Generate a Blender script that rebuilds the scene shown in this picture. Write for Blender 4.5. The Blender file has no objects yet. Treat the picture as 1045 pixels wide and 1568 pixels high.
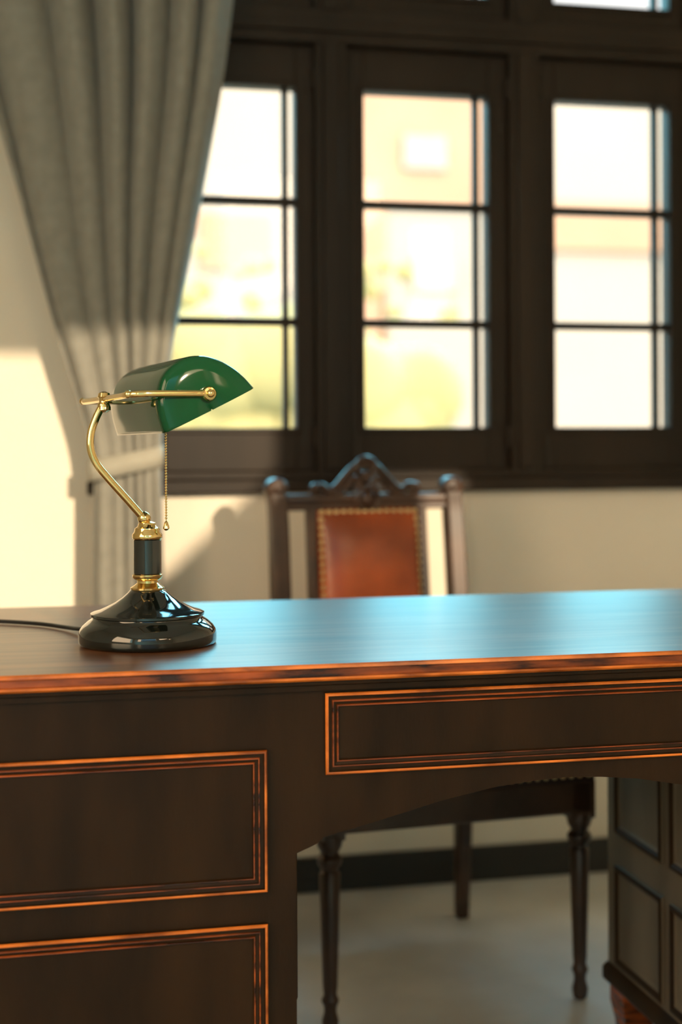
import bpy, bmesh, math, random
from mathutils import Vector, Matrix
random.seed(4)
C = bpy.context.scene
COL = C.collection
C.view_settings.view_transform = 'Standard'
C.view_settings.look = 'None'

# ---------------------------------------------------------------- materials
def mat(name, col, rough=0.5, metal=0.0, var=0.12, scale=8.0, stretch=(1,1,1), col2=None, bump=0.0, bscale=60, **kw):
    m = bpy.data.materials.new(name); m.use_nodes = True
    nt = m.node_tree; b = nt.nodes["Principled BSDF"]
    b.inputs["Roughness"].default_value = rough
    b.inputs["Metallic"].default_value = metal
    for k, v in kw.items():
        b.inputs[k.replace("_", " ")].default_value = v
    tc = nt.nodes.new("ShaderNodeTexCoord"); mp = nt.nodes.new("ShaderNodeMapping")
    mp.inputs["Scale"].default_value = stretch
    nt.links.new(tc.outputs["Object"], mp.inputs["Vector"])
    nz = nt.nodes.new("ShaderNodeTexNoise"); nz.inputs["Scale"].default_value = scale
    nz.inputs["Detail"].default_value = 6
    nt.links.new(mp.outputs["Vector"], nz.inputs["Vector"])
    rp = nt.nodes.new("ShaderNodeValToRGB")
    c1 = tuple(max(0, c*(1-var)) for c in col) + (1,)
    c2 = (tuple(col2) + (1,)) if col2 else tuple(min(1, c*(1+var)) for c in col) + (1,)
    rp.color_ramp.elements[0].color = c1; rp.color_ramp.elements[0].position = .35
    rp.color_ramp.elements[1].color = c2; rp.color_ramp.elements[1].position = .68
    nt.links.new(nz.outputs["Fac"], rp.inputs["Fac"])
    nt.links.new(rp.outputs["Color"], b.inputs["Base Color"])
    if bump > 0:
        n2 = nt.nodes.new("ShaderNodeTexNoise"); n2.inputs["Scale"].default_value = bscale
        nt.links.new(mp.outputs["Vector"], n2.inputs["Vector"])
        bp = nt.nodes.new("ShaderNodeBump"); bp.inputs["Strength"].default_value = bump
        bp.inputs["Distance"].default_value = .002
        nt.links.new(n2.outputs["Fac"], bp.inputs["Height"])
        nt.links.new(bp.outputs["Normal"], b.inputs["Normal"])
    return m

M_wall = mat("plaster_cream", (.83,.75,.62), .85, var=.03, scale=3, bump=.15, bscale=90)
M_ceil = mat("ceiling_white", (.80,.74,.64), .9, var=.03)
M_floor = mat("floor_stone", (.68,.67,.63), .36, var=.25, scale=2.2, bump=.05)
M_frame = mat("dark_window_wood", (.020,.012,.0065), .50, var=.35, scale=5, stretch=(1,1,.15), Specular_IOR_Level=.25)
M_base = mat("baseboard_dark", (.012,.011,.010), .5)
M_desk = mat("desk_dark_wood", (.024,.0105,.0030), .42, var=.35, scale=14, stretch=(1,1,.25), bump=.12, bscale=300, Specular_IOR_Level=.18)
M_side = mat("desk_side_lit_wood", (.15,.11,.070), .40, var=.25, scale=10, stretch=(1,1,.25))  # desk wood lightened, window light on the side put into the colour
M_edge = mat("desk_edge_warm_light", (.72,.165,.022), .24, var=.6, scale=26, stretch=(.5,1,1))  # orange of warm light caught on the edges, put into the colour
M_mid = mat("desk_red_varnish", (.11,.022,.004), .24, var=.7, scale=20, stretch=(.5,1,3), col2=(.50,.10,.014))  # red varnish, its colour brightened for light caught on the moulding lines
M_top = mat("desk_top_wood", (.20,.078,.032), .31, var=.35, scale=7, stretch=(.6,7,1), bump=.04, bscale=40, Specular_Tint=(.42,.88,1,1), Specular_IOR_Level=1.0)  # specular tint puts the sky's cyan into the desktop reflection
M_chair = mat("chair_wood", (.055,.023,.010), .40, var=.4, scale=12, Specular_IOR_Level=.55)
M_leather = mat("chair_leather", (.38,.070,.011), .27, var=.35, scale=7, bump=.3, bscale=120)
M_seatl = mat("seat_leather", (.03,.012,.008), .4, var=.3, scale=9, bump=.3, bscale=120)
M_nail = mat("brass_nail", (.85,.60,.30), .30, 1.0)
M_brass = mat("polished_brass", (.93,.66,.28), .10, 1.0, var=.04)
M_black = mat("black_enamel", (.006,.007,.006), .08, var=.2, Coat_Weight=.6, Coat_Roughness=.03)
M_green = mat("green_glass", (.003,.040,.014), .07, var=.12, scale=10, Specular_IOR_Level=.36)
M_socket = mat("socket_brass", (.7,.5,.2), .3, 1.0)
M_bulb = mat("bulb_glass", (.85,.84,.8), .2)
M_cable = mat("cable_rubber", (.01,.01,.01), .45)
M_curt = mat("curtain_fabric", (.245,.235,.20), .9, var=.08, scale=40, bump=.2, bscale=500, Sheen_Weight=.2)
M_tie = mat("tieback_fabric", (.36,.34,.28), .85)
M_rod = mat("rod_metal", (.05,.045,.04), .4, .8)
M_bw = mat("facade_white", (.250,.280,.320), .9, var=.04, scale=.3)
M_bp = mat("facade_peach", (.275,.215,.195), .9, var=.10, scale=.4)
M_bt = mat("facade_window_teal", (.085,.175,.235), .4)
M_fol = mat("foliage", (.255,.270,.145), .8, var=.15, scale=1.0)
M_trunk = mat("bark", (.12,.08,.05), .9)
M_grd = mat("ground_paving", (.26,.25,.22), .9, var=.1, scale=.6)
M_blocker = mat("sun_blocker_brown", (.25,.12,.06), .8)

def glassmat():
    m = bpy.data.materials.new("window_glass"); m.use_nodes = True
    nt = m.node_tree; nt.nodes.clear()
    o = nt.nodes.new("ShaderNodeOutputMaterial"); mx = nt.nodes.new("ShaderNodeMixShader")
    t = nt.nodes.new("ShaderNodeBsdfTransparent"); g = nt.nodes.new("ShaderNodeBsdfGlossy")
    g.inputs["Roughness"].default_value = .02
    mx.inputs[0].default_value = .05
    nt.links.new(t.outputs[0], mx.inputs[1]); nt.links.new(g.outputs[0], mx.inputs[2])
    nt.links.new(mx.outputs[0], o.inputs[0])
    return m
M_glass = glassmat()

# ---------------------------------------------------------------- mesh builder
class MB:
    def __init__(s): s.v=[]; s.f=[]; s.m=[]
    def add(s, vs, fs, m=0):
        o=len(s.v); s.v += [tuple(p) for p in vs]
        for f in fs: s.f.append(tuple(i+o for i in f)); s.m.append(m)
    def box(s,x0,x1,y0,y1,z0,z1,m=0):
        s.add([(x0,y0,z0),(x1,y0,z0),(x1,y1,z0),(x0,y1,z0),(x0,y0,z1),(x1,y0,z1),(x1,y1,z1),(x0,y1,z1)],
              [(0,3,2,1),(4,5,6,7),(0,1,5,4),(1,2,6,5),(2,3,7,6),(3,0,4,7)],m)
    def lathe(s,prof,c=(0,0,0),seg=48,m=0,axis='z',caps=True):
        vs=[];fs=[]
        for r,z in prof:
            for i in range(seg):
                a=2*math.pi*i/seg
                p=(r*math.cos(a),r*math.sin(a),z)
                if axis=='y': p=(p[0],p[2],p[1])
                if axis=='x': p=(p[2],p[0],p[1])
                vs.append((p[0]+c[0],p[1]+c[1],p[2]+c[2]))
        n=len(prof)
        for j in range(n-1):
            for i in range(seg):
                k=(i+1)%seg
                fs.append((j*seg+i,j*seg+k,(j+1)*seg+k,(j+1)*seg+i))
        if caps:
            fs.append(tuple(range(seg))[::-1]); fs.append(tuple((n-1)*seg+i for i in range(seg)))
        s.add(vs,fs,m)
    def tube(s,path,r,seg=14,m=0,closed=False):
        P=[Vector(p) for p in path]; n=len(P)
        R=r if isinstance(r,(list,tuple)) else [r]*n
        vs=[];fs=[];up=None
        for i in range(n):
            if closed: t=(P[(i+1)%n]-P[i-1])
            else: t=P[min(i+1,n-1)]-P[max(i-1,0)]
            t.normalize()
            if up is None:
                up=Vector((0,0,1)) if abs(t.z)<.9 else Vector((1,0,0))
            a=up-t*up.dot(t); a.normalize(); b=t.cross(a); up=a
            for k in range(seg):
                q=2*math.pi*k/seg
                vs.append(P[i]+(a*math.cos(q)+b*math.sin(q))*R[i])
        L=n if closed else n-1
        for i in range(L):
            j=(i+1)%n
            for k in range(seg):
                l=(k+1)%seg
                fs.append((i*seg+k,i*seg+l,j*seg+l,j*seg+k))
        if not closed:
            fs.append(tuple(range(seg))[::-1]); fs.append(tuple((n-1)*seg+k for k in range(seg)))
        s.add(vs,fs,m)
    def sphere(s,c,r,m=0,seg=16,rings=10,sc=(1,1,1)):
        prof=[(r*math.sin(math.pi*j/rings),-r*math.cos(math.pi*j/rings)) for j in range(rings+1)]
        prof[0]=(r*.01,-r); prof[-1]=(r*.01,r)
        o=len(s.v); s.lathe(prof,(0,0,0),seg,m)
        for i in range(o,len(s.v)):
            p=s.v[i]; s.v[i]=(p[0]*sc[0]+c[0],p[1]*sc[1]+c[1],p[2]*sc[2]+c[2])
    def rectloops(s,x0,x1,y0,y1,loops,mats,cap=True,topm=0,botm=0):
        vs=[]
        for o,z in loops:
            vs+=[(x0-o,y0-o,z),(x1+o,y0-o,z),(x1+o,y1+o,z),(x0-o,y1+o,z)]
        base=len(s.v)
        s.v+=vs
        for j in range(len(loops)-1):
            for i in range(4):
                k=(i+1)%4
                s.f.append((base+j*4+i,base+j*4+k,base+(j+1)*4+k,base+(j+1)*4+i)); s.m.append(mats[j])
        s.f.append(tuple(base+i for i in range(4))); s.m.append(topm)
        n=len(loops)-1
        s.f.append(tuple(base+n*4+i for i in range(4))); s.m.append(botm)
    def frame(s,u0,u1,w0,w1,prof,mats,place):
        base=len(s.v)
        for ins,h in prof:
            for u,w in ((u0+ins,w0+ins),(u1-ins,w0+ins),(u1-ins,w1-ins),(u0+ins,w1-ins)):
                s.v.append(place(u,w,h))
        for j in range(len(prof)-1):
            for i in range(4):
                k=(i+1)%4
                s.f.append((base+j*4+i,base+j*4+k,base+(j+1)*4+k,base+(j+1)*4+i)); s.m.append(mats[j])
        n=len(prof)-1
        s.f.append(tuple(base+n*4+i for i in range(4))); s.m.append(0)
    def build(s,name,mats,parent=None,bevel=0,angle=35,smooth=True,recalc=True):
        me=bpy.data.meshes.new(name); me.from_pydata(s.v,[],s.f)
        for m in mats: me.materials.append(m)
        for p,mi in zip(me.polygons,s.m): p.material_index=mi; p.use_smooth=smooth
        if recalc:
            bm=bmesh.new(); bm.from_mesh(me); bmesh.ops.recalc_face_normals(bm,faces=bm.faces); bm.to_mesh(me); bm.free()
        me.update()
        if smooth: me.set_sharp_from_angle(angle=math.radians(angle))
        ob=bpy.data.objects.new(name,me); COL.objects.link(ob)
        if parent: ob.parent=parent
        if bevel:
            b=ob.modifiers.new("bevel","BEVEL"); b.width=bevel; b.segments=2; b.limit_method='ANGLE'; b.angle_limit=math.radians(40)
        return ob
def empty(name,loc=(0,0,0),rz=0):
    e=bpy.data.objects.new(name,None); COL.objects.link(e); e.location=loc; e.rotation_euler=(0,0,rz); e.empty_display_size=.1
    return e
def smoothpath(pts,n=8):
    P=[Vector(p) for p in pts]; P=[P[0]*2-P[1]]+P+[P[-1]*2-P[-2]]; out=[]
    for i in range(1,len(P)-2):
        for k in range(n):
            t=k/n
            out.append(.5*((2*P[i])+(-P[i-1]+P[i+1])*t+(2*P[i-1]-5*P[i]+4*P[i+1]-P[i+2])*t*t+(-P[i-1]+3*P[i]-3*P[i+1]+P[i+2])*t**3))
    out.append(P[-2]); return out

# ---------------------------------------------------------------- room shell
XL,XR,YB,YF,H = -1.6,2.6,-1.5,3.2,3.0
b=MB(); b.box(XL-.25,XR+.25,YB-.25,YF+.25,-.1,0); b.build("floor",[M_floor])
b=MB(); b.box(XL-.25,XR+.25,YB-.25,YF+.25,H,H+.1); b.build("ceiling",[M_ceil])
def wall(name,axis,p0,p1,a0,a1,holes):
    us=sorted({a0,a1}|{h[0] for h in holes}|{h[1] for h in holes}); zs=sorted({0,H}|{h[2] for h in holes}|{h[3] for h in holes})
    b=MB()
    for i in range(len(us)-1):
        for j in range(len(zs)-1):
            cu=(us[i]+us[i+1])/2; cz=(zs[j]+zs[j+1])/2
            if any(h[0]<cu<h[1] and h[2]<cz<h[3] for h in holes): continue
            if axis=='x': b.box(us[i],us[i+1],p0,p1,zs[j],zs[j+1])
            else: b.box(p0,p1,us[i],us[i+1],zs[j],zs[j+1])
    ob=b.build(name,[M_wall],smooth=False)
    bm=bmesh.new(); bm.from_mesh(ob.data); bmesh.ops.remove_doubles(bm,verts=bm.verts,dist=1e-5); bm.to_mesh(ob.data); bm.free()
    return ob
WX0,WX1,WZ0,WZ1=.14,1.70,.915,2.72
wall("wall_front",'x',YF,YF+.25,XL-.25,XR+.25,[(WX0,WX1,WZ0,WZ1)])
wall("wall_back",'x',YB-.25,YB,XL-.25,XR+.25,[(-1.2,.70,1.2,2.54),(1.02,2.03,1.78,2.61),(2.16,2.46,1.74,2.34)])  # unseen openings, placed and sized to shape the sun patches
wall("wall_left",'y',XL-.25,XL,YB,YF,[(-1.2,1.0,.9,2.6)])
wall("wall_right",'y',XR,XR+.25,YB,YF,[])
b=MB(); b.box(XL,XR,YF-.016,YF-.001,0,.08); b.build("baseboard_front",[M_base],bevel=.003)

# ---------------------------------------------------------------- window
win=empty("window_1")
b=MB()
F0=3.185
b.box(WX0-.02,WX1+.02,3.165,3.32,WZ0,.945)
b.box(WX0,WX1,F0,3.30,.945,.965)
b.box(WX0,WX0+.11,F0,3.30,.945,WZ1); b.box(WX1-.14,WX1,F0,3.30,.945,WZ1)
b.box(WX0,WX1,F0,3.30,WZ1-.06,WZ1)
b.box(WX0,WX1,F0-.008,3.30,1.94,2.02)
b.box(WX0,WX1,F0-.018,3.30,1.965,1.985)
b.box(.638,.712,F0-.004,3.30,.945,WZ1); b.box(1.105,1.178,F0-.004,3.30,.945,WZ1)
b.box(.655,.695,F0-.012,3.28,.965,1.945); b.box(1.122,1.16,F0-.012,3.28,.965,1.945)
b.box(.655,.695,F0-.012,3.28,2.015,2.66); b.box(1.122,1.16,F0-.012,3.28,2.015,2.66)
b.build("frame",[M_frame],win,bevel=.003)
for k,(g0,g1,s0,s1,bar) in enumerate([(.295,.595,.25,.638,.574),(.756,1.057,.712,1.105,1.033),(1.223,1.518,1.178,1.56,1.490)]):
    b=MB(); Y0,Y1=3.205,3.25
    for (z0,z1,za,zb) in ((1.063,1.842,.965,1.94),(2.075,2.60,2.02,WZ1-.06)):
        b.box(s0,g0,Y0,Y1,za,zb); b.box(g1,s1,Y0,Y1,za,zb)
        b.box(g0,g1,Y0,Y1,za,z0); b.box(g0,g1,Y0,Y1,z1,zb)
        b.box(g0,g1,Y0-.006,Y0+.01,z0-.012,z0); b.box(g0,g1,Y0-.006,Y0+.01,z1,z1+.012)
        b.box(g0-.012,g0,Y0-.006,Y0+.01,z0-.012,z1+.012); b.box(g1,g1+.012,Y0-.006,Y0+.01,z0-.012,z1+.012)
        b.box(bar-.007,bar+.007,Y0+.012,Y1-.01,z0,z1)
        if z0<2:
            for zz in (1.306,1.582): b.box(g0,g1,Y0+.008,Y1-.008,zz-.009,zz+.009)
    b.build("sash_%d"%(k+1),[M_frame],win,bevel=.002)
    b=MB(); b.box(g0,g1,3.228,3.231,1.063,1.842); b.box(g0,g1,3.228,3.231,2.075,2.60); b.build("pane_%d"%(k+1),[M_glass],win)
b=MB()
for x in (.64,1.105,1.178):
    for z in (1.04,1.86): b.lathe([(.003,0),(.008,.002),(.008,.05),(.003,.052)],(x,3.196,z-.025),12)
b.build("hinges",[M_frame],win)

# ---------------------------------------------------------------- desk
desk=empty("writing_desk")
DX0,DX1=-.12,1.407; KL,KR=.303,.984; FY,BY=1.65,2.33
b=MB()
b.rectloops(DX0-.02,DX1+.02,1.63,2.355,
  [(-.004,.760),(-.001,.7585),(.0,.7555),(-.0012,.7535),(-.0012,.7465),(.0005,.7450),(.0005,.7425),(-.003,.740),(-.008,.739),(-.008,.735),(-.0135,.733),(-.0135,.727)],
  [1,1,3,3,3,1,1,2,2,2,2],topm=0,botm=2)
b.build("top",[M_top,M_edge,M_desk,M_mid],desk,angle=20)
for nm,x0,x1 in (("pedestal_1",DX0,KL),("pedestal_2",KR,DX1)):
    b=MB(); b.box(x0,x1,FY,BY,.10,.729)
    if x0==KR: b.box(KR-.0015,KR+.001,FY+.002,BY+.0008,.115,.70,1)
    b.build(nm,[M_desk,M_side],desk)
    b=MB()
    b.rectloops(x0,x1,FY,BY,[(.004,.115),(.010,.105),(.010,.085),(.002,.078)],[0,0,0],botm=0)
    for fx,sx in ((x0,1),(x1,-1)):
        for fy,sy in ((FY,1),(BY,-1)):
            pr=[(.0,.085),(.0,.05),(.006,.02),(.008,0)]
            w=.06
            vs=[]
            for ins,z in pr:
                a0=fx+sx*ins; a1=fx+sx*(w-ins*.6); c0=fy+sy*ins; c1=fy+sy*(w-ins*.6)
                vs+=[(a0,c0,z),(a1,c0,z),(a1,c1,z),(a0,c1,z)]
            fs=[(0,1,2,3),(12,13,14,15)]
            for j in range(3):
                for i in range(4):
                    k2=(i+1)%4; fs.append((j*4+i,j*4+k2,(j+1)*4+k2,(j+1)*4+i))
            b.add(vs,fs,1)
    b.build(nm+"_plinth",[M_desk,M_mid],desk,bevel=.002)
def archz(x):
    pts=[(.303,.535),(.318,.541),(.327,.544),(.337,.553),(.37,.560),(.42,.572),(.48,.587),(.55,.600),(.60,.605),(.6435,.607)]
    if x>.6435: x=2*.6435-x
    for (a,za),(c,zc) in zip(pts,pts[1:]):
        if a<=x<=c+1e-6: return za+(zc-za)*(x-a)/(c-a)
    return pts[0][1]
xs=[KL+(KR-KL)*i/80 for i in range(81)]
b=MB(); vs=[];fs=[]
for x in xs:
    z=archz(x); vs+=[(x,FY,z),(x,FY,.729),(x,FY+.022,.729),(x,FY+.022,z)]
for i in range(80):
    for k in range(4):
        l=(k+1)%4; fs.append((i*4+k,i*4+l,(i+1)*4+l,(i+1)*4+k))
b.add(vs,fs,0)
b.box(KL,KR,FY+.02,BY-.02,.618,.632)
b.box(KL,KR,BY-.02,BY,.60,.729)
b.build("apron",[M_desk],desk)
prof=[(0,0),(0,.0055),(.0012,.0072),(.0034,.0072),(.0048,.0044),(.0084,.0036),(.0090,.0050),(.0104,.0050),(.0112,.0030),(.0142,.0020),(.0149,.0034),(.0162,.0034),(.0176,.0004)]
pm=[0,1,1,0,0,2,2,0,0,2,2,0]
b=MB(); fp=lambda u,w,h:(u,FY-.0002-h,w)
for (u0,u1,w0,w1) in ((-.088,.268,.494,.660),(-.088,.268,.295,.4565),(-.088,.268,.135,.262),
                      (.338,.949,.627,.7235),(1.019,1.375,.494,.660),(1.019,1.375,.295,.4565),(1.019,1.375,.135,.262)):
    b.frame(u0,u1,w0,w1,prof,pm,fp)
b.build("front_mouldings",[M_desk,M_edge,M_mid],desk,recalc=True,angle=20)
prof2=[(0,0),(0,.005),(.003,.007),(.007,.007),(.012,.003),(.018,.0008)]
b=MB()
for X,sg in ((KR-.0015,-1),(KL,1),(DX0,-1),(DX1,1)):
    sp=lambda u,w,h,X=X,sg=sg:(X+sg*(h+.0002),u,w)
    for (u0,u1) in ((2.105,2.29),(1.89,2.075),(1.68,1.86)):
        b.frame(u0,u1,.125,.295,prof2,[0,1,1,1,0],sp); b.frame(u0,u1,.35,.565,prof2,[0,1,1,1,0],sp)
b.build("side_panels",[M_side,M_desk],desk,angle=20)

# ---------------------------------------------------------------- banker lamp
lamp=empty("bankers_lamp",(.147,1.861,.7605),math.radians(10.3))
b=MB()
b.lathe([(.0855,0),(.0885,.002),(.0892,.006),(.0892,.014),(.088,.019),(.084,.0245),(.077,.0305),(.0715,.034),(.0712,.036),(.0735,.0375),(.0735,.0405),(.0705,.042),
         (.062,.0445),(.052,.049),(.042,.054),(.033,.060),(.026,.066),(.0215,.071)],seg=96)
b.build("base",[M_black],lamp,angle=50)
b=MB()
b.lathe([(.0215,.069),(.0220,.073),(.017,.076),(.0135,.079),(.0135,.082),(.0175,.084),(.0195,.0865),(.0195,.090),(.017,.091)],seg=48)
b.lathe([(.0185,.136),(.0195,.1375),(.0195,.142),(.017,.145),(.016,.150),(.0125,.152),(.011,.157),(.006,.159)],seg=48)
b.sphere((-.004,0,.163),.0088)
b.tube(smoothpath([(-.004,0,.162),(-.025,0,.186),(-.050,0,.214),(-.066,0,.234),(-.0735,0,.252),(-.0735,0,.272),(-.067,0,.292),(-.058,0,.310)],8),.0050,16)
b.sphere((-.057,0,.309),.0078,sc=(1,1,.8))
b.lathe([(.004,.300),(.0085,.303),(.0085,.307),(.0065,.312),(.0065,.318),(.0085,.320),(.007,.325),(.002,.327)],(-.056,0,0),24)
b.build("stem",[M_brass],lamp,angle=45)
b=MB(); b.lathe([(.0165,.090),(.0182,.0915),(.0182,.1345),(.0165,.136)],seg=48); b.build("column",[M_black],lamp)
b=MB()
px,pz=.0426,.320
half=[(px,-.135,pz),(px-.02,-.136,pz),(px-.06,-.136,.3195),(-.040,-.135,.319),(-.051,-.130,.3185),(-.056,-.118,.318),(-.056,-.08,.3175)]
path=smoothpath(half+[(x,-y,z) for x,y,z in half[::-1]],6)
b.tube(path,.0042,14)
for sg in (-1,1):
    b.lathe([(.002,-.006),(.0075,-.0055),(.0095,-.003),(.0095,.003),(.0075,.0055),(.002,.006)],(px,sg*.135,pz),24,axis='y')
    b.sphere((px,sg*.1425,pz),.0052)
    b.sphere((-.056,sg*.126,.3185),.005)
b.build("yoke",[M_brass],lamp,angle=45)
arc=[(.0625,.008),(.050,.021),(.0347,.033),(.012,.0435),(-.013,.0462),(-.036,.038),(-.0525,.022),(-.0595,0),(-.0585,-.023),(-.0515,-.048)]
arc=[(p.x,p.z) for p in smoothpath([(x,0,z) for x,z in arc],6)]
mx,mz=.0055,-.020
secs=[(-.1295,.02),(-.1292,.35),(-.1280,.70),(-.1262,.90),(-.1235,.965),(-.119,.992),(-.112,1)]
secs=secs+[(-.06,1),(0,1),(.06,1)]+[(-y,s_) for y,s_ in secs[::-1]]
b=MB(); vs=[];fs=[];n=len(arc)
for y,sc in secs:
    for x,z in arc: vs.append((px+mx+(x-mx)*sc,y,pz+mz+(z-mz)*sc))
for j in range(len(secs)-1):
    for i in range(n-1): fs.append((j*n+i,j*n+i+1,(j+1)*n+i+1,(j+1)*n+i))
b.add(vs,fs,0)
ob=b.build("shade",[M_green],lamp,angle=70)
sd=ob.modifiers.new("sol","SOLIDIFY"); sd.thickness=.0028; sd.offset=0
b=MB()
b.lathe([(.004,-.118),(.015,-.115),(.015,-.06),(.012,-.055)],(px-.012,0,pz-.012),24,axis='y')
b.build("socket",[M_socket],lamp)
b=MB(); b.lathe([(.008,-.056),(.012,-.045),(.015,-.02),(.015,.05),(.011,.068),(.002,.073)],(px-.012,0,pz-.012),24,axis='y'); b.build("bulb",[M_bulb],lamp)
b=MB()
z=.300; cx,cy=.020,-.02
b.tube([(px-.012,-.07,pz-.016),(.024,-.045,.303),(cx,cy,.300)],.0018,8)
while z>.160:
    b.sphere((cx,cy,z),.00165,seg=8,rings=6); z-=.0036
b.tube([(cx,cy,.302),(cx,cy,.158)],.0005,6)
b.lathe([(.0008,.160),(.0022,.158),(.0038,.153),(.0042,.150),(.002,.1475),(.0006,.147)],(cx,cy,0),16)
b.build("pull_chain",[M_brass],lamp)
inv=Matrix.Translation((.147,1.861,.7605))@Matrix.Rotation(math.radians(10.3),4,'Z'); inv=inv.inverted()
cp=[(.085,1.925,.7725),(.066,1.970,.7685),(.045,2.030,.7645),(.010,2.085,.7638),(-.045,2.130,.7638),(-.10,2.165,.7638),(-.138,2.19,.7640),(-.155,2.20,.752),(-.158,2.203,.72),(-.16,2.21,.4),(-.165,2.22,.05),(-.2,2.25,.006),(-.5,2.4,.006)]
b=MB(); b.tube(smoothpath([inv@Vector(p) for p in cp],8),.0030,10); b.build("cable",[M_cable],lamp)

# ---------------------------------------------------------------- chair
ch=empty("carved_dining_chair",(.722,2.675,0),math.radians(5))
b=MB()
for sg in (-1,1):
    P=smoothpath([(sg*.205,.255,.001),(sg*.203,.240,.2),(sg*.20,.232,.45),(sg*.197,.245,.65),(sg*.196,.268,.85),(sg*.197,.285,.925)],6)
    vs=[];fs=[]
    for p in P:
        w=.013+.006*min(1,p.z/.4); d=.015+.006*min(1,p.z/.4)
        vs+=[(p.x-w,p.y-d,p.z),(p.x+w,p.y-d,p.z),(p.x+w,p.y+d,p.z),(p.x-w,p.y+d,p.z)]
    for j in range(len(P)-1):
        for i in range(4):
            k=(i+1)%4; fs.append((j*4+i,j*4+k,(j+1)*4+k,(j+1)*4+i))
    fs+=[(3,2,1,0),tuple(4*(len(P)-1)+i for i in range(4))]
    b.add(vs,fs)
    b.lathe([(.004,-.026),(.018,-.024),(.023,-.018),(.023,.018),(.018,.024),(.004,.026)],(sg*.197,.288,.930),20,axis='y')
    b.lathe([(.003,-.03),(.010,-.029),(.010,.029),(.003,.03)],(sg*.197,.288,.930),16,axis='y')
yb=lambda z:.232+.053*max(0,(z-.45)/.475)**1.3
def slant(x0,x1,z0,z1,th=.014):
    vs=[]
    for z in (z0,z1):
        y=yb(z); vs+=[(x0,y-th,z),(x1,y-th,z),(x1,y+th,z),(x0,y+th,z)]
    b.add(vs,[(3,2,1,0),(4,5,6,7),(0,1,5,4),(1,2,6,5),(2,3,7,6),(3,0,4,7)])
slant(-.19,.19,.884,.918); slant(-.19,.19,.530,.565)
slant(-.19,.19,.896,.906,.019)
for sg in (-1,1):
    a,c=sorted((sg*.112,sg*.134)); slant(a,c,.55,.89)
b.build("back_frame",[M_chair],ch,bevel=.005,angle=50)
b=MB(); yc=.285
for sg in (-1,1):
    b.tube([Vector((sg*x,yc-.002,z)) for x,z in [(p.x,p.z) for p in smoothpath([(.115,0,.916),(.112,0,.932),(.097,0,.935),(.086,0,.926),(.070,0,.930),(.052,0,.948),(.036,0,.966),(.020,0,.978),(.0,0,.982)],6)]],.0085,12)
    b.tube([Vector((sg*x,yc-.008,z)) for x,z in [(p.x,p.z) for p in smoothpath([(.085,0,.918),(.060,0,.922),(.042,0,.936),(.030,0,.950),(.018,0,.946),(.016,0,.933),(.026,0,.927)],6)]],.007,12)
    b.sphere((sg*.112,yc-.004,.930),.013,sc=(1,.9,1))
    b.tube([Vector((sg*x,yc-.02,z)) for x,z in [(p.x,p.z) for p in smoothpath([(.0,0,.880),(.016,0,.888),(.024,0,.905),(.016,0,.922),(.0,0,.932)],6)]],.0065,12)
    b.tube([Vector((sg*x,yc-.012,z)) for x,z in [(p.x,p.z) for p in smoothpath([(.108,0,.922),(.098,0,.915),(.080,0,.912),(.064,0,.916),(.056,0,.926),(.062,0,.932)],6)]],.005,10)
b.tube([Vector((.021*math.cos(t*math.pi/12),yc-.006,.976+.018*math.sin(t*math.pi/12))) for t in range(24)],.006,10,closed=True)
b.sphere((0,yc-.020,.906),.013,sc=(1,.6,1.3)); b.sphere((0,yc-.01,.954),.010,sc=(1,.7,1.2))
b.build("crest_carving",[M_chair],ch,angle=60)
def pad(x0,x1,z0,z1,bulge,off,nx=24,nz=30):
    vs=[];fs=[]
    for j in range(nz+1):
        for i in range(nx+1):
            u=i/nx;v=j/nz
            e=(max(0,1-abs(2*u-1)**4)*max(0,1-abs(2*v-1)**4))**.6
            z=z0+(z1-z0)*v
            vs.append((x0+(x1-x0)*u,yb(z)-off-bulge*e,z))
    for j in range(nz):
        for i in range(nx):
            a=j*(nx+1)+i; fs.append((a,a+1,a+nx+2,a+nx+1))
    return vs,fs
b=MB(); vs,fs=pad(-.113,.113,.558,.890,.028,.010); b.add(vs,fs)
vs,fs=pad(-.113,.113,.558,.890,-.004,-.012); b.add(vs,fs)
b.build("back_leather",[M_leather],ch,angle=80,recalc=False)
b=MB()
for i in range(14):
    x=-.104+.208*i/13
    for z in (.880,.568): b.sphere((x,yb(z)-.018,z),.0062,seg=10,rings=6,sc=(1,.7,1))
for i in range(1,20):
    z=.568+.312*i/20
    for x in (-.106,.106): b.sphere((x,yb(z)-.018,z),.0062,seg=10,rings=6,sc=(1,.7,1))
for i in range(30):
    x=-.245+.49*i/29; b.sphere((x,-.262,.418),.0052,seg=10,rings=6)
for sg in (-1,1):
    for i in range(1,26):
        t=i/26; b.sphere((sg*(.262-.045*t),-.262+.48*t,.418),.0048,seg=10,rings=6)
b.build("nailheads",[M_nail],ch)
def trap(b,z0,z1,fw,rw,y0,y1,m=0):
    b.add([(-fw,y0,z0),(fw,y0,z0),(rw,y1,z0),(-rw,y1,z0),(-fw,y0,z1),(fw,y0,z1),(rw,y1,z1),(-rw,y1,z1)],
          [(3,2,1,0),(4,5,6,7),(0,1,5,4),(1,2,6,5),(2,3,7,6),(3,0,4,7)],m)
b=MB(); trap(b,.345,.408,.258,.212,-.255,.245); b.build("seat_rail",[M_chair],ch,bevel=.006)
b=MB(); nx=24; vs=[];fs=[]
for j in range(nx+1):
    for i in range(nx+1):
        u=i/nx;v=j/nx; hw=.260-.045*v
        e=(max(0,1-abs(2*u-1)**5)*max(0,1-abs(2*v-1)**5))**.5
        vs.append(((2*u-1)*hw,-.258+.48*v,.425+.045*e))
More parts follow.
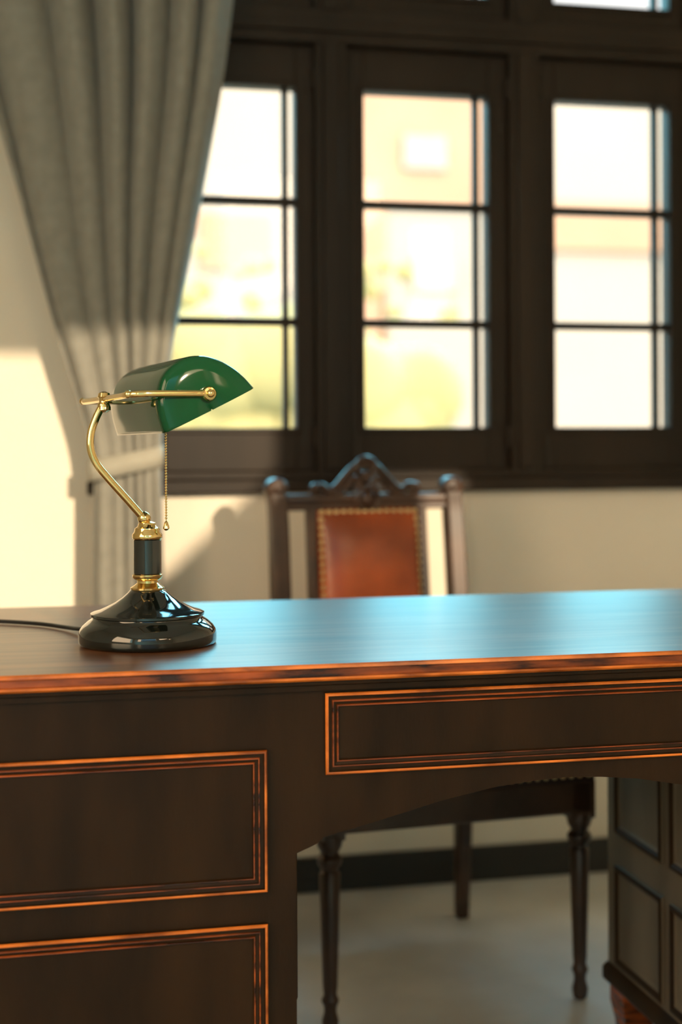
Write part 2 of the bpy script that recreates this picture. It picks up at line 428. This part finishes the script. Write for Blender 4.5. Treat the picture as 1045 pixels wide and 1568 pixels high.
for j in range(nx):
    for i in range(nx):
        a=j*(nx+1)+i; fs.append((a,a+1,a+nx+2,a+nx+1))
b.add(vs,fs); trap(b,.405,.426,.260,.215,-.258,.222)
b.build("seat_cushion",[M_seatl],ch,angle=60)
b=MB()
for sg in (-1,1):
    c=(sg*.240,-.235,0)
    b.box(c[0]-.024,c[0]+.024,c[1]-.02,c[1]+.026,.335,.405)
    b.lathe([(.008,.001),(.013,.004),(.015,.02),(.011,.035),(.0115,.045),(.016,.055),(.0115,.065),(.013,.08),(.017,.22),(.019,.275),(.014,.282),(.021,.292),(.023,.302),(.015,.312),(.021,.322),(.024,.335),(.024,.345)],c,24)
b.build("front_legs",[M_chair],ch,bevel=.002,angle=45)

# ---------------------------------------------------------------- curtain
cur=empty("curtain")
def interp(tab,z):
    for (z0,a0),(z1,a1) in zip(tab,tab[1:]):
        if z0<=z<=z1:
            t=(z-z0)/(z1-z0); return a0+(a1-a0)*t
    return tab[-1][1] if z>tab[-1][0] else tab[0][1]
Lt=[(0,.105),(.5,.115),(.9,.122),(1.0,.125),(1.1,.095),(1.23,.052),(1.40,.002),(1.637,-.064),(2.0,-.17),(2.7,-.40)]
Rt=[(0,.30),(.5,.285),(.9,.275),(1.0,.272),(1.1,.280),(1.234,.299),(1.543,.360),(1.81,.417),(2.0,.447),(2.7,.53)]
NZ,NS=110,300; vs=[];fs=[]
def sm(tab,z): return sum(interp(tab,max(0.0,min(2.7,z+d))) for d in (-.06,-.03,0,.03,.06))/5
for j in range(NZ+1):
    z=.02+(2.68-.02)*j/NZ
    L=sm(Lt,z); R=sm(Rt,z); W=R-L
    amp=.020+.040*min(1,max(0,(W-.15)/.45))
    if abs(z-1.0)<.1: amp*=.55+.45*abs(z-1.0)/.1
    for i in range(NS+1):
        s=i/NS
        ph=2*math.pi*(6.6*s**1.45)+.7*math.sin(3*s+z*1.3)
        w=math.sin(ph)+.28*math.sin(2*ph+1.0+z*.6)+.22*math.sin(2.3*ph+z*2)*(.5+.5*math.sin(9*s+1))
        w*=.75+.35*math.sin(7.3*s+2.0+z*.5)
        x=L+W*s+.022*math.cos(ph)*min(1,W/.4)
        vs.append((x,3.065+amp*w,z))
for j in range(NZ):
    for i in range(NS):
        a=j*(NS+1)+i; fs.append((a,a+1,a+NS+2,a+NS+1))
b=MB(); b.add(vs,fs); b.build("drape",[M_curt],cur,angle=180)
b=MB(); pth=[]
for k in range(48):
    a=2*math.pi*k/48
    pth.append((.199+.080*math.cos(a),3.065+.036*math.sin(a)*1.0,.985+.016*math.cos(a)))
vs=[];fs=[]
for p in pth:
    vs+=[(p[0],p[1],p[2]-.022),(p[0],p[1],p[2]+.022)]
for k in range(48):
    l=(k+1)%48; fs.append((2*k,2*l,2*l+1,2*k+1))
b.add(vs,fs); ob=b.build("tieback",[M_tie],cur,angle=80); sd=ob.modifiers.new("s","SOLIDIFY"); sd.thickness=.004
b=MB(); b.tube([(-.7,3.09,2.70),(2.2,3.09,2.70)],.014,16); b.sphere((-.72,3.09,2.70),.028); b.sphere((2.22,3.09,2.70),.028)
for x in (-.55,2.0): b.tube([(x,3.09,2.70),(x,3.2,2.70)],.008,10)
b.build("curtain_rod",[M_rod],cur)

# ---------------------------------------------------------------- exterior
b=MB(); b.box(-60,80,-40,90,-.6,-.45); b.build("ground",[M_grd])
bd=empty("apartment_building")
b=MB(); b.box(-6,24,25,33,-.45,8.2,0)
b.box(8.8,24.1,24.85,25,4.7,5.6,1)
b.box(5.4,8.3,24.9,25,5.4,7.8,1)
b.box(5.4,6.3,24.9,25,3.0,5.4,1)
for x,z in ((7.1,1.7),(7.2,3.9),(7.0,6.1),(13.5,3.2)):
    b.box(x-.4,x+.4,24.80,24.95,z,z+.6,2)
b.box(2.9,4.2,24.9,25,4.2,5.2,1)
b.build("facade",[M_bw,M_bp,M_bt],bd)
tr=empty("leafy_tree")
b=MB()
for k in range(110):
    x=random.uniform(.2,3.3); z=random.uniform(.2,1.9)
    if x>2.6: z=min(z,1.5)
    r=random.uniform(.3,.5); b.sphere((x,12+random.uniform(-.4,.4),z),r,seg=10,rings=7)
for k in range(70):
    x=random.uniform(.2,3.6); z=random.uniform(1.6,2.7)
    b.sphere((x,12+random.uniform(-.4,.4),z),random.uniform(.06,.13),seg=8,rings=6)
b.build("foliage",[M_fol],tr)
b=MB()
for x in (1,2.4,3.0): b.tube([(x,12,-.5),(x,12,2.4)],[.09,.02],10)
b.build("trunks",[M_trunk],tr)
# added unseen block behind the rear wall, sloped to trim the sun patch
b=MB()
y0,y1=-2.6,-1.95
top=[(1.03,1.75),(1.705,2.08),(1.865,2.195),(2.12,2.44),(2.15,2.47)]
poly=[(1.03,-.45)]+top+[(2.15,-.45)]; n=len(poly)
b.add([(x,y1,z) for x,z in poly]+[(x,y0,z) for x,z in poly],
      [tuple(range(n)),tuple(range(n,2*n))[::-1]]+[(i,(i+1)%n,n+(i+1)%n,n+i) for i in range(n)])
b.build("sun_blocker",[M_blocker],smooth=False)
b=MB(); b.box(-1.2,1.26,-3.2,-2.9,-.45,3.6); b.build("garden_wall",[M_bw],smooth=False)

# ---------------------------------------------------------------- light
w=bpy.data.worlds.new("sky"); C.world=w; w.use_nodes=True
nt=w.node_tree; bg=nt.nodes["Background"]
tc=nt.nodes.new("ShaderNodeTexCoord"); sp=nt.nodes.new("ShaderNodeSeparateXYZ"); rp=nt.nodes.new("ShaderNodeValToRGB")
nt.links.new(tc.outputs["Generated"],sp.inputs[0]); nt.links.new(sp.outputs["Z"],rp.inputs[0])
e=rp.color_ramp.elements; e[0].position=0.0; e[0].color=(.05,.046,.041,1); e[1].position=.85; e[1].color=(.08,.28,.42,1)
x_=e.new(.31); x_.color=(.055,.055,.054,1); x_=e.new(.345); x_.color=(.24,.85,1,1); x_=e.new(.55); x_.color=(.18,.55,.72,1)
r2=nt.nodes.new("ShaderNodeValToRGB"); mr=nt.nodes.new("ShaderNodeMapRange"); mr.inputs[1].default_value=-1; mr.inputs[2].default_value=1
nt.links.new(sp.outputs["Y"],mr.inputs[0]); nt.links.new(mr.outputs[0],r2.inputs[0])
r2.color_ramp.elements[0].position=.54; r2.color_ramp.elements[0].color=(0,0,0,1); r2.color_ramp.elements[1].position=.68; r2.color_ramp.elements[1].color=(1,1,1,1)
mx=nt.nodes.new("ShaderNodeMix"); mx.data_type='RGBA'
nt.links.new(r2.outputs[0],mx.inputs[0]); mx.inputs[6].default_value=(.285,.205,.125,1); nt.links.new(rp.outputs[0],mx.inputs[7])
nt.links.new(mx.outputs[2],bg.inputs[0])
bg.inputs[1].default_value=27.0
sd=Vector((-.3,1,-.28)).normalized()
sl=bpy.data.lights.new("sun","SUN"); sl.energy=4.6; sl.angle=math.radians(.5); sl.color=(1,.79,.54)
so=bpy.data.objects.new("sun",sl); COL.objects.link(so); so.rotation_euler=sd.to_track_quat('-Z','Y').to_euler(); so.location=(3,-6,5)
def portal(name,loc,rot,sx,sy):
    l=bpy.data.lights.new(name,"AREA"); l.shape='RECTANGLE'; l.size=sx; l.size_y=sy; l.cycles.is_portal=True
    o=bpy.data.objects.new(name,l); COL.objects.link(o); o.location=loc; o.rotation_euler=rot
portal("portal_front",((WX0+WX1)/2,3.40,(WZ0+WZ1)/2),(math.radians(-90),0,0),WX1-WX0,WZ1-WZ0)
portal("portal_back",(.63,-1.6,1.905),(math.radians(90),0,0),3.70,1.42)
portal("portal_left",(-1.72,-.1,1.75),(0,math.radians(-90),0),1.7,2.2)

# ---------------------------------------------------------------- camera
cd=bpy.data.cameras.new("camera"); cam=bpy.data.objects.new("camera",cd); COL.objects.link(cam)
cd.sensor_fit='VERTICAL'; cd.sensor_height=36; cd.sensor_width=24; cd.lens=50; cd.shift_y=-.06; cd.clip_start=.05; cd.clip_end=300
cam.location=(0,0,1.01)
R=Matrix.Rotation(math.radians(-12.3),4,'Z')@Matrix.Rotation(math.radians(90),4,'X')@Matrix.Rotation(math.radians(-.3),4,'Z')
cam.rotation_euler=R.to_euler()
cd.dof.use_dof=True; cd.dof.focus_distance=1.80; cd.dof.aperture_fstop=2.3
C.camera=cam
